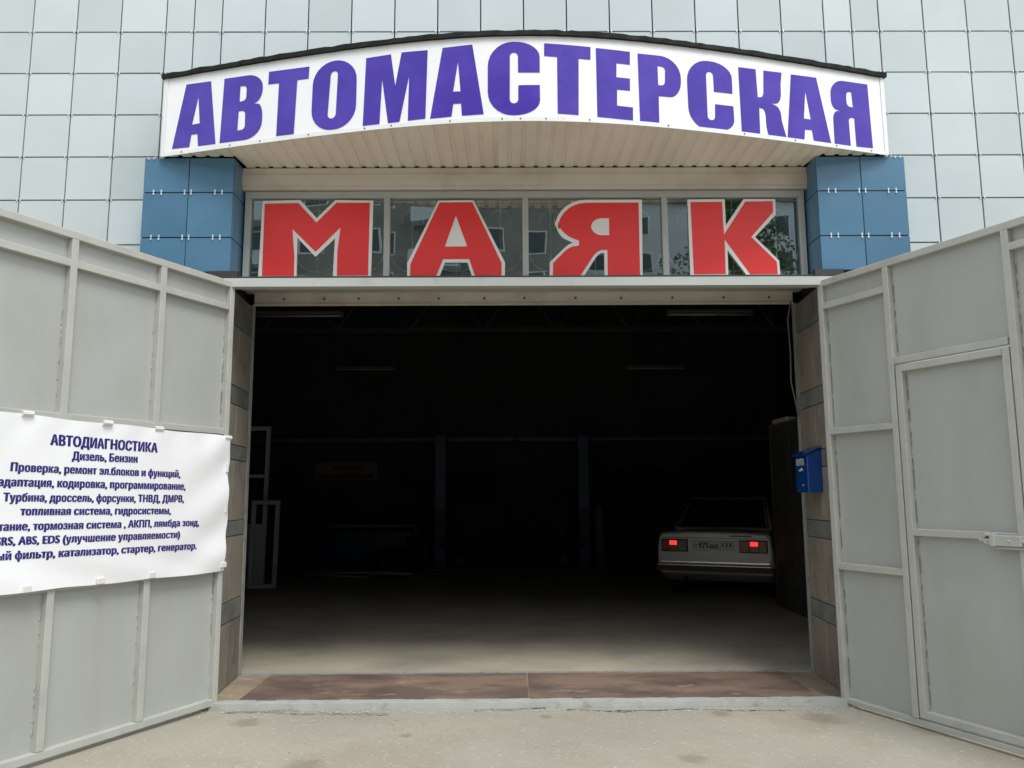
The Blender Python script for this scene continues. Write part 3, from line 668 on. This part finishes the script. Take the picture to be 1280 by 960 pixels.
# ------------------------------------------------------------------ banner tied to the left leaf
d = (-math.sin(.446), -math.cos(.446))
BN = empty('banner', (-2.22, 0, 0), math.atan2(d[1], d[0])); tag(BN, 'white vinyl banner with dark blue Russian service list, tied to the left gate leaf', 'banner')
def bn_top(s): return 1.932 + .018*s + .004*math.sin(s*9)
def bn_bot(s): return .960 + .010*s - .016*abs(math.sin((s-.02)*math.pi/.62))**1.3*.4
def bn(s, z):
    e = 0.016 + .010*math.sin(s*2.1+.5) * math.sin((z-.95)*3.1)
    rr = max(0.0, .55-s)        # diagonal pulls towards the right hand corners
    e += .009*math.sin((s*1.2+(z-1.0)*2.2)*7.0)*min(1, rr*2.2)
    e += .005*math.sin(((z-.95)*1.6 - s*.7)*11)*max(0, 1-abs(z-1.05)*4)
    e += .004*math.sin(s*23+z*3)*max(0, 1-abs(z-1.9)*7) + .0025*math.sin(s*5.2-z*7.3)
    return max(.004, e)
mb = MB(); nx, nz = 110, 50
for j in range(nz+1):
    for i in range(nx+1):
        s = 2.16*i/nx; tt = j/nz
        edge = .008*math.sin(tt*13) + .010*math.sin(tt*29)*(.5) if True else 0
        ss = s + (edge+.004)*max(0, 1-s*6); z = bn_bot(s)+(bn_top(s)-bn_bot(s))*tt; mb.v.append((ss, bn(ss, z), z))
for j in range(nz):
    for i in range(nx): q = j*(nx+1)+i; mb.f.append((q, q+1, q+nx+2, q+nx+1))
sheet = mb.build('sheet', 'banner_cloth', BN, smooth=True)
def text_mesh(body, bold=.03, lift=.012, rowh=.022):
    """lettering as thin cut vinyl, thickened sideways so that it reads as a heavy condensed face"""
    c = bpy.data.curves.new('t', 'FONT'); c.body = body; c.resolution_u = 4; c.space_character = 1.06; c.fill_mode = 'NONE'
    o = bpy.data.objects.new('t', c); C.objects.link(o); dg = bpy.context.evaluated_depsgraph_get()
    src = bpy.data.meshes.new_from_object(o.evaluated_get(dg)); bpy.data.objects.remove(o); bpy.data.curves.remove(c)
    V_ = [v.co.copy() for v in src.vertices]; E_s = [tuple(e.vertices) for e in src.edges]
    y0 = min(v.y for v in V_)-lift; y1 = max(v.y for v in V_)+lift
    def spans(y):          # the outline is unfilled; pair its crossings with the scan line
        xs = sorted(V_[a].x+(V_[b].x-V_[a].x)*(y-V_[a].y)/(V_[b].y-V_[a].y) for a, b in E_s if (V_[a].y-y)*(V_[b].y-y) < 0)
        return list(zip(xs[0::2], xs[1::2]))
    mb = MB(); n = int((y1-y0)/rowh)+1; rowh = (y1-y0)/n
    for k in range(n):
        y = y0+rowh*(k+.5)+1e-5; core = sorted(spans(y)); m1 = []
        for a, b in core:
            if m1 and a <= m1[-1][1]+1e-3: m1[-1][1] = max(m1[-1][1], b)
            else: m1.append([a, b])
        # widen each span but keep the counters open
        w_ = []
        for i, (a, b) in enumerate(m1):
            la = (a-m1[i-1][1]) if i else 9; lb = (m1[i+1][0]-b) if i+1 < len(m1) else 9
            w_.append((a-min(bold, la*.33), b+min(bold, lb*.33)))
        extra = sorted(spans(y-lift)+spans(y+lift)) if lift else []
        al = sorted(w_+extra); out = []
        for a, b in al:
            if out and a <= out[-1][1]+1e-3: out[-1][1] = max(out[-1][1], b)
            else: out.append([a, b])
        ya, yb = y0+rowh*k, y0+rowh*(k+1)
        for a, b in out: mb.quad((a, ya, 0), (b, ya, 0), (b, yb, 0), (a, yb, 0))
    me = bpy.data.meshes.new('lettering'); me.from_pydata(mb.v, [], mb.f); bpy.data.meshes.remove(src); return me
def text_line(body, left, right, cap, skip=0):
    """left/right = (s, z) of the baseline ends, as read by the viewer (s falls towards the hinge)"""
    me = text_mesh(body, .085, .020)
    xs = [v.co.x for v in me.vertices]; x0, x1 = min(xs), max(xs)
    for v in me.vertices:
        t = (v.co.x-x0)/(x1-x0); s = left[0]+(right[0]-left[0])*t; z = left[1]+(right[1]-left[1])*t + v.co.y/.72*cap*1.02
        v.co = Vector((s, bn(s, z)+.0016, z))
    me.materials.clear(); me.materials.append(MAT['banner_ink']); me.name = 'lettering'; return obj('lettering', me, BN)
text_line('АВТОДИАГНОСТИКА', (1.409,1.797), (.654,1.785), .060)
text_line('Дизель, Бензин', (1.266,1.715), (.804,1.713), .049)
text_line('Проверка, ремонт эл.блоков и функций,', (1.628,1.640), (.456,1.623), .047)
text_line('адаптация, кодировка, программирование,', (1.69,1.558), (.404,1.540), .047)
text_line('Турбина, дроссель, форсунки, ТНВД, ДМРВ,', (1.653,1.474), (.411,1.455), .046)
text_line('топливная система, гидросистемы,', (1.552,1.396), (.518,1.378), .045)
text_line('питание, тормозная система , АКПП, лямбда зонд,', (1.735,1.316), (.269,1.291), .045)
text_line('SRS, ABS, EDS (улучшение управляемости)', (1.675,1.236), (.433,1.217), .045)
text_line('сажевый фильтр, катализатор, стартер, генератор.', (1.86,1.160), (.273,1.131), .045)
for s, z in ((2.05,1.975),(1.557,1.966),(1.04,1.953),(.65,1.944),(.03,1.922)):
    sm = MB().tube([(s-.032, .018, z), (s+.032, .018, z)], .0165, 8); sm.build('tie_sleeve', 'sleeve', BN, smooth=False)
for s, z in ((.022,1.70),(.022,1.41)): MB().tube([(s, .02, z-.03), (s, .02, z+.03)], .010, 8).build('tie_sleeve', 'sleeve', BN)
for s, z in ((.022,1.002),(.644,.985),(1.021,.985),(1.489,.985),(1.95,.985)): MB().box(s-.026, s+.026, .016, .030, z-.018, z+.022).build('tie_sleeve', 'sleeve', BN, bevel=.004)

# ------------------------------------------------------------------ mailbox on the right jamb
M = empty('mailbox', (2.335, .50, 1.50)); tag(M, 'blue metal wall mailbox with white lettering on the right stone jamb', 'mailbox')
bx = MB(); bx.prism([(-.125,0),(-.125,.30),(-.01,.345),(-.01,0)], 'y', -.13, .13); bx.build('box', 'mail_blue', M, bevel=.004)
ld = MB(); ld.prism([(-.155,.290),(-.155,.300),(-.005,.365),(-.005,.355)], 'y', -.145, .145); ld.build('lid', 'mail_blue', M, bevel=.001)
me = text_mesh('ПОЧТА', .06); xs = [v.co.x for v in me.vertices]; x0, x1 = min(xs), max(xs)
for v in me.vertices:
    t = (v.co.x-x0)/(x1-x0); v.co = Vector((-.1265, .105-.17*t, .215+v.co.y/.72*.052))
me.materials.clear(); me.materials.append(MAT['print_white']); obj('lettering', me, M)
MB().prism([(.03,.165),(.06,.180),(.02,.182),(-.005,.198),(-.025,.186),(-.04,.172),(0,.176)], 'x', -.1275, -.1262).build('emblem', 'print_white', M)
MB().tube([(-.124, -.005, .055), (-.131, -.005, .055)], .012, 10).build('lock', 'chrome', M)

# grey cable down the right corner of the opening
mb = MB().tube([(2.33, .87, 3.16), (2.30, .88, 3.0), (2.305, .87, 2.7), (2.30, .88, 2.45), (2.33, .87, 2.25), (2.345, .87, 2.15)], .007, 6)
tag(mb.build('cable', 'steel_pale', smooth=True), 'thin grey cable hanging down the top of the right stone jamb', 'cable')

# ------------------------------------------------------------------ inside the hall
def lamp(x, y, label):
    E_ = empty('ceiling_light', (x, y, 4.2)); tag(E_, label, 'light', 'unlit tube lights under the hall roof')
    MB().box(-.65, .65, -.05, .05, .02, .07).build('housing', 'steel_pale', E_, bevel=.006)
    MB().tube([(-.62, 0, 0), (.62, 0, 0)], .016, 8).build('tube', 'tube_white', E_, smooth=True)
    for s in (-1, 1): MB().box(s*.63, s*.66, -.02, .02, -.02, .02).build('holder', 'steel_pale', E_)
    for s in (-.5, .5): MB().tube([(s, 0, .07), (s, 0, .40)], .004, 4).build('hanger', 'steel_dark', E_)
for x, y, l in ((-3.3, 6, 'unlit tube light under the roof, nearer one on the left'), (2.95, 6, 'unlit tube light under the roof, nearer one on the right'),
                (-3.25, 11.3, 'unlit tube light under the roof, farther one on the left'), (3.1, 11.3, 'unlit tube light under the roof, farther one on the right')): lamp(x, y, l)
def lift(x, label):
    E_ = empty('lift_post', (x, 10.1, .04)); tag(E_, label, 'car lift', 'blue posts of the car lift')
    MB().box(-.11, .11, -.09, .09, .03, 2.62).build('column', 'lift_blue', E_, bevel=.01)
    MB().box(-.22, .22, -.2, .2, 0, .03).build('base_plate', 'lift_blue', E_)
    MB().box(-.09, .09, -.14, -.095, .45, 1.15).build('carriage', 'steel_dark', E_, bevel=.005)
    s = 1 if x < 0 else -1
    MB().tube([(0, -.13, .5), (s*.45, -.6, .22)], .04, 6).build('arm', 'steel_dark', E_); MB().tube([(0, -.13, .5), (s*.45, .5, .22)], .04, 6).build('arm', 'steel_dark', E_)
    MB().tube([(s*.45, -.6, .18), (s*.45, -.6, .27)], .06, 8).build('pad', 'steel_pale', E_)
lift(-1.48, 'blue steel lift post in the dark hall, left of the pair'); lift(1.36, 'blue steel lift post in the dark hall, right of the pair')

def pvc(loc, rz, wd, ht, bars, label, tilt=.06, solid=None):
    E_ = empty('window_frame', loc, rz); E_.rotation_euler = (tilt, 0, rz); tag(E_, label, 'frame', 'spare white frames leaning at the left wall')
    t = .065
    for a, b, c, d_ in ((0, wd, 0, t), (0, wd, ht-t, ht), (0, t, t, ht-t), (wd-t, wd, t, ht-t)): MB().box(a, b, 0, .06, c, d_).build('frame_bar', 'pvc_white', E_, bevel=.004)
    for z in bars: MB().box(t, wd-t, .004, .056, z, z+.05).build('frame_bar', 'pvc_white', E_, bevel=.004)
    if solid: MB().box(t, wd-t, .02, .04, t, solid).build('door_panel', 'pvc_white', E_)
pvc((-4.72, 7.3, .04), 0, .62, 2.60, (.95, 1.75), 'tall white three-light door frame with solid bottom panel leaning in the hall', -.04, .95)
pvc((-4.28, 7.05, .04), 0, .45, 1.38, (), 'short white empty frame leaning beside the taller one', -.06)
# rear wall advertising board
E_ = empty('wall_sign', (-3.72, 11.9, 2.02)); tag(E_, 'pale board with red print on the rear wall of the hall', 'sign')
MB().box(-.68, .68, 0, .03, -.19, .19).build('board', 'grey_print', E_); MB().box(-.62, .62, -.004, -.001, -.16, -.06).build('red_band', 'red_print', E_)
MB().box(-.3, .35, -.004, -.001, .03, .10).build('red_band', 'red_print', E_)
# lighter clock or globe lamp by the centre
E_ = empty('globe_lamp', (0.05, 11.6, 2.66)); tag(E_, 'small dim globe lamp hanging from the rear rail of the hall', 'lamp')
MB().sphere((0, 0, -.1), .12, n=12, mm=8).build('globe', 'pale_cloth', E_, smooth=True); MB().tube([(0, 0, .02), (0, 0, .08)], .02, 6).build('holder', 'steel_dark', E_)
# curtain / cylinders at centre right
def cyl(x, y, r_, h, mt, label, group=None):
    E_ = empty('gas_cylinder', (x, y, .04)); tag(E_, label, 'gas cylinder', group)
    rr = [r_*.9, r_, r_, r_*.8, r_*.35]; MB().tube([(0,0,0),(0,0,.03),(0,0,h*.86),(0,0,h*.94),(0,0,h*.98)], rr, 12).build('shell', mt, E_, smooth=True)
    MB().tube([(0,0,h*.98),(0,0,h*1.06)], .03, 8).build('valve', 'steel_dark', E_)
    MB().tube([(0,0,h*.93),(0,0,h*.985)], [r_*.45, r_*.42], 10).build('collar', 'steel_dark', E_)
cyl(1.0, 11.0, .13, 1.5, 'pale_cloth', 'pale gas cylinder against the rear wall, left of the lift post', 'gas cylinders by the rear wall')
cyl(1.75, 10.9, .12, 1.25, 'steel_pale', 'shorter grey gas cylinder against the rear wall, right of the lift post', 'gas cylinders by the rear wall')
# bench with boxes at rear left
E_ = empty('workbench', (-2.9, 10.9, .04)); tag(E_, 'dark blue workbench in the back of the hall, left', 'workbench')
MB().box(-.9, .9, -.3, .3, .80, .86).build('bench_top', 'steel_pale', E_, bevel=.005)
for sx in (-.85, .85):
    for sy in (-.26, .26): MB().box(sx-.03, sx+.03, sy-.03, sy+.03, 0, .8).build('leg', 'lift_blue', E_)
MB().box(-.8, .8, -.28, .26, .15, .7).build('cabinet', 'lift_blue', E_)
for x, y, s, h, l in ((-2.35, 10.2, .28, .40, 'brown cardboard box on the floor by the workbench'), (-1.95, 10.5, .22, .62, 'taller brown box beside the left lift post')):
    E_ = empty('box', (x, y, .04)); tag(E_, l, 'box', 'boxes on the hall floor')
    MB().box(-s, s, -s, s, 0, h).build('carton', 'wood_box', E_, bevel=.006); MB().box(-s, s, -.03, .03, h+.001, h+.003).build('tape', 'pale_cloth', E_)
    for sg in (-1, 1): MB().quad((-s, sg*s, h), (s, sg*s, h), (s, sg*(s+.10), h-.08), (-s, sg*(s+.10), h-.08)).build('flap', 'wood_box', E_)
# rods lying on the floor
for i, (xa, ya, xb, yb) in enumerate(((-4.1, 9.2, -2.6, 8.4), (-3.6, 9.6, -2.0, 8.9), (-3.9, 9.0, -2.3, 9.5), (-2.9, 9.3, -1.9, 9.0))):
    mb = MB().tube([(xa, ya, .075), (xb, yb, .062)], .014, 6)
    tag(mb.build('steel_rod', 'tube_white', smooth=True), ('longest steel rod on the hall floor, nearest the doorway', 'steel rod on the hall floor crossing right behind the nearest rod', 'steel rod on the hall floor slanting away to the right', 'shortest steel rod on the hall floor, nearest the lift post')[i], 'rod', 'steel rods on the hall floor')
# partition wall at the right, near the car
P_ = empty('partition_wall', (3.36, 2.6, .04)); tag(P_, 'dark grey sheet-clad partition just inside the hall on the right', 'partition')
for k in range(3): MB().box(0, .012, .02+k*.70, .70+k*.70-.01, 0, 2.33).build('panel', 'partition_paint', P_, bevel=.002)
for k in range(4): MB().box(.013, .09, .70*k-.02 if k else 0, .70*k+.03, 0, 2.33).build('stud', 'partition_paint', P_)
MB().box(-.004, .094, 0, 2.13, 2.331, 2.352).build('top_rail', 'steel_pale', P_)
MB().box(-.004, .094, 2.132, 2.15, 0, 2.352).build('end_board', 'partition_paint', P_)
E_ = empty('storage_tray', (3.41, 4.3, 2.394)); tag(E_, 'pale shallow tray lying on top of the dark partition', 'tray')
MB().box(-.07, .07, -.25, .25, 0, .012).build('base', 'sleeve', E_)
for a in ((-.07,-.06,-.25,.25), (.06,.07,-.25,.25), (-.06,.06,-.25,-.24), (-.06,.06,.24,.25)): MB().box(*a, .012, .05).build('rim', 'sleeve', E_)

# ------------------------------------------------------------------ the car, seen from behind
CAR = empty('parked_car', (2.665, 5.2, .04), R_(-26)); tag(CAR, 'pale boxy sedan parked in the dark hall, seen from behind', 'car')
def section(y, hw, zb, zt, k=.05):   # one body ring: rounded box outline
    tum = .05
    return [(-hw+.04, y, zb), (-hw, y, zb+.08), (-hw, y, (zb+zt)/2+.02), (-hw+tum*.5, y, zt-.05), (-hw+tum+.02, y, zt),
            (-hw*.5, y, zt+.018), (0, y, zt+.022), (hw*.5, y, zt+.018),
            (hw-tum-.02, y, zt), (hw-tum*.5, y, zt-.05), (hw, y, (zb+zt)/2+.02), (hw, y, zb+.08), (hw-.04, y, zb)]
rings = [section(0, .755, .50, .885), section(.015, .775, .48, .90), (section(.06, .79, .36, .915)), section(.5, .80, .22, .925), section(.95, .805, .2, .93), section(2.9, .805, .2, .90), section(3.6, .795, .22, .86), section(4.0, .77, .3, .80), section(4.04, .75, .35, .76)]
mb = MB(); n = len(rings[0])
for rg in rings: mb.v += rg
for i in range(len(rings)-1):
    for k in range(n): a = i*n+k; b = i*n+(k+1) % n; mb.f.append((a, b, b+n, a+n))
mb.f.append(tuple(range(n))); mb.f.append(tuple(range((len(rings)-1)*n, len(rings)*n))[::-1])
mb.build('body', 'car_paint', CAR)
gh = MB(); prof_ = [(.62, .93), (1.08, 1.36), (1.25, 1.395), (2.2, 1.40), (2.42, 1.37), (2.95, .91)]
bot = [(y, z) for y, z in prof_]
def wid(z): return .70 - (z-.93)*.33
gh.v = [(-wid(z), y, z) for y, z in prof_] + [(wid(z), y, z) for y, z in prof_]; nn = len(prof_)
gh.f = [tuple(range(nn)), tuple(range(nn, 2*nn))[::-1]] + [(k, (k+1) % nn, nn+(k+1) % nn, nn+k) for k in range(nn)]
gh.build('cabin', 'car_paint', CAR, bevel=.02, seg=2)
def slopept(t, x, off=.006): # on rear window slope
    y = .62+(1.08-.62)*t; z = .93+(1.36-.93)*t; return (x, y-off*.68, z+off*.73-.0)
hwb, hwt = .62, .53
rw = MB().quad(slopept(.10, -hwb, .022), slopept(.10, hwb, .022), slopept(.92, hwt, .022), slopept(.92, -hwt, .022)); rw.quad(slopept(.10, -hwb, .01), slopept(.92, -hwt, .01), slopept(.92, hwt, .01), slopept(.10, hwb, .01))
rw.build('rear_window', 'car_glass', CAR)
tr = MB()
for a, b in ((slopept(.06, -hwb-.03, .02), slopept(.06, hwb+.03, .02)), (slopept(.95, -hwt-.02, .02), slopept(.95, hwt+.02, .02)), (slopept(.06, -hwb-.03, .02), slopept(.95, -hwt-.02, .02)), (slopept(.06, hwb+.03, .02), slopept(.95, hwt+.02, .02))): tr.tube([a, b], .012, 5)
tr.build('window_trim', 'chrome', CAR)
for sg in (-1, 1):
    sw = MB().quad((sg*(wid(.97)+.004), 1.0, .97), (sg*(wid(.97)+.004), 2.75, .97), (sg*(wid(1.33)+.004), 2.38, 1.33), (sg*(wid(1.33)+.004), 1.18, 1.33)); sw.build('side_window', 'car_glass', CAR)
# rear face: lid gap, panel recess, lights, plate, badge
MB().box(-.70, .70, -.006, .004, .843, .849).build('lid_gap', 'car_black', CAR)
MB().box(-.735, .735, -.010, .002, .505, .530).build('lower_trim', 'chrome', CAR, bevel=.003)
for sg in (-1, 1):
    L = empty('tail_light', (sg*.535, -.004, .74), 0, CAR)
    MB().box(-.185, .185, -.022, .01, -.085, .085).build('housing', 'car_black', L, bevel=.006)
    MB().box(sg*.175, sg*.075, -.030, -.023, -.072, .072).build('amber_lens', 'lens_red', L, bevel=.003)
    MB().box(sg*.070, -sg*.045, -.030, -.023, -.072, -.002).build('red_lens', 'lens_amber', L, bevel=.003)
    MB().box(-sg*.05, -sg*.175, -.030, -.023, -.072, .072).build('clear_lens', 'lens_red' if sg > 0 else 'lens_clear', L, bevel=.003)
    MB().box(sg*.065, -sg*.040, -.032, -.023, .006, .066).build('glow_lens', 'lens_glow', L, bevel=.003)
pl = MB().box(-.29, .29, -.018, -.006, -.062, .062).build('licence_plate', 'plate_white', CAR, bevel=.003); pl.location = (0, -.004, .745)
def plate_text(body, x0_, x1_, zb_, cap):
    me = text_mesh(body, .05, .015, .04); xs = [v.co.x for v in me.vertices]; a, b = min(xs), max(xs)
    for v in me.vertices: v.co = Vector((x0_+(v.co.x-a)/(b-a)*(x1_-x0_), -.0195, zb_+v.co.y/.72*cap))
    me.materials.clear(); me.materials.append(MAT['car_black']); obj('lettering', me, pl)
plate_text('С', -.265, -.215, -.035, .055); plate_text('975', -.200, -.055, -.035, .080); plate_text('ВВ', -.04, .075, -.040, .055); plate_text('123', .125, .25, -.015, .060)
MB().box(.10, .103, -.0195, -.018, -.06, .06).build('plate_divider', 'car_black', pl)
MB().box(-.29, .29, -.0195, -.018, .058, .062).build('plate_border', 'car_black', pl); MB().box(-.29, .29, -.0195, -.018, -.062, -.058).build('plate_border', 'car_black', pl)
MB().box(.22, .52, -.012, -.004, .868, .884).build('badge', 'car_black', CAR)
MB().box(-.78, .78, -.09, .03, .40, .47).build('bumper', 'car_black', CAR, bevel=.015, seg=2)
MB().box(-.76, .76, -.075, -.07, .475, .482).build('bumper_strip', 'chrome', CAR)
MB().tube([(-.45, -.02, .28), (-.45, .3, .28)], .025, 8).build('exhaust', 'steel_dark', CAR)
wm = []
for sx in (-.69, .69):
    for yy in (.82, 3.25):
        Wh = empty('wheel', (sx, yy, .29), 0, CAR)
        MB().tube([(-.085, 0, 0), (-.07, 0, 0), (.07, 0, 0), (.085, 0, 0)], [.26, .29, .29, .26], 20).build('tyre', 'rubber', Wh)
        MB().tube([(-.09, 0, 0), (.09, 0, 0)], .17, 16).build('rim', 'steel_pale', Wh)

# ------------------------------------------------------------------ across the yard, seen only mirrored in the glass
def block(x0, x1, y, floors, mt, label, step=3.2):
    H = floors*2.8+1; E_ = empty('apartment_block', ((x0+x1)/2, y, 0)); tag(E_, label, 'building', 'apartment blocks across the yard')
    hw = (x1-x0)/2; MB().box(-hw, hw, -12, 0, 0, H).build('wall', mt, E_); MB().box(-hw-.3, hw+.3, -12.3, .3, H, H+.5).build('roof', 'steel_pale', E_)
    wmesh = MB().box(-.75, .75, -.02, .05, 0, 1.5).build('w', 'pvc_white'); gm = MB().box(-.66, .66, .052, .06, .08, 1.42).build('g', 'far_glass')
    nb = int(2*hw/step)
    for fl_ in range(floors):
        for k in range(nb):
            x = -hw+step*(k+.5)+(2*hw-nb*step)/2
            a = obj('window', wmesh.data, E_, (x, 0, 1.2+fl_*2.8)); obj('pane', gm.data, a)
    for fl_ in range(1, floors):
        for k in range(0, nb, 3):
            x = -hw+step*(k+.5)+(2*hw-nb*step)/2
            MB().box(x-1.5, x+1.5, .02, 1.1, fl_*2.8+.2, fl_*2.8+1.2).build('balcony', 'panel_pale', E_)
    bpy.data.objects.remove(bpy.data.objects[wmesh.name]); bpy.data.objects.remove(bpy.data.objects[gm.name])
block(-46, 5.0, -38, 8, 'panel_beige', 'grey-green panel apartment block across the yard')
block(5.3, 42, -52, 8, 'panel_pale', 'blue-grey panel apartment block farther across the yard')
def tree(x, y, h, label, seed):
    rnd = random.Random(seed); E_ = empty('tree', (x, y, 0)); tag(E_, label, 'tree', 'trees across the yard')
    tk = MB().tube([(0,0,0),(.1,0,h*.3),(0,.1,h*.6),(.1,0,h*.85)], [.28,.2,.12,.04], 8)
    for k in range(9):
        a = rnd.uniform(0, 6.28); z = h*rnd.uniform(.35, .7); tk.tube([(0,0,z),(math.cos(a)*1.6, math.sin(a)*1.6, z+h*.16)], [.08,.02], 5)
    tk.build('trunk', 'bark', E_); cr = MB()
    for k in range(9000):
        a = rnd.uniform(0, 6.28); t = rnd.random(); rad = (2.6*math.sin(math.pi*(.12+.85*t)))*math.sqrt(rnd.random())*(1+.3*math.sin(a*3+t*9)); z = h*(.32+.68*t)
        p = Vector((rad*math.cos(a), rad*math.sin(a), z)); q1 = Vector((rnd.gauss(0,1), rnd.gauss(0,1), rnd.gauss(0,1))).normalized()*.11; q2 = q1.orthogonal().normalized()*.06
        cr.quad(p-q1, p+q2, p+q1, p-q2)
    cr.build('crown', 'leaf', E_)
tree(9.5, -27, 15, 'bushy green tree across the yard, nearer', 1); tree(14.5, -30, 10, 'bushy green tree across the yard, farther', 2)
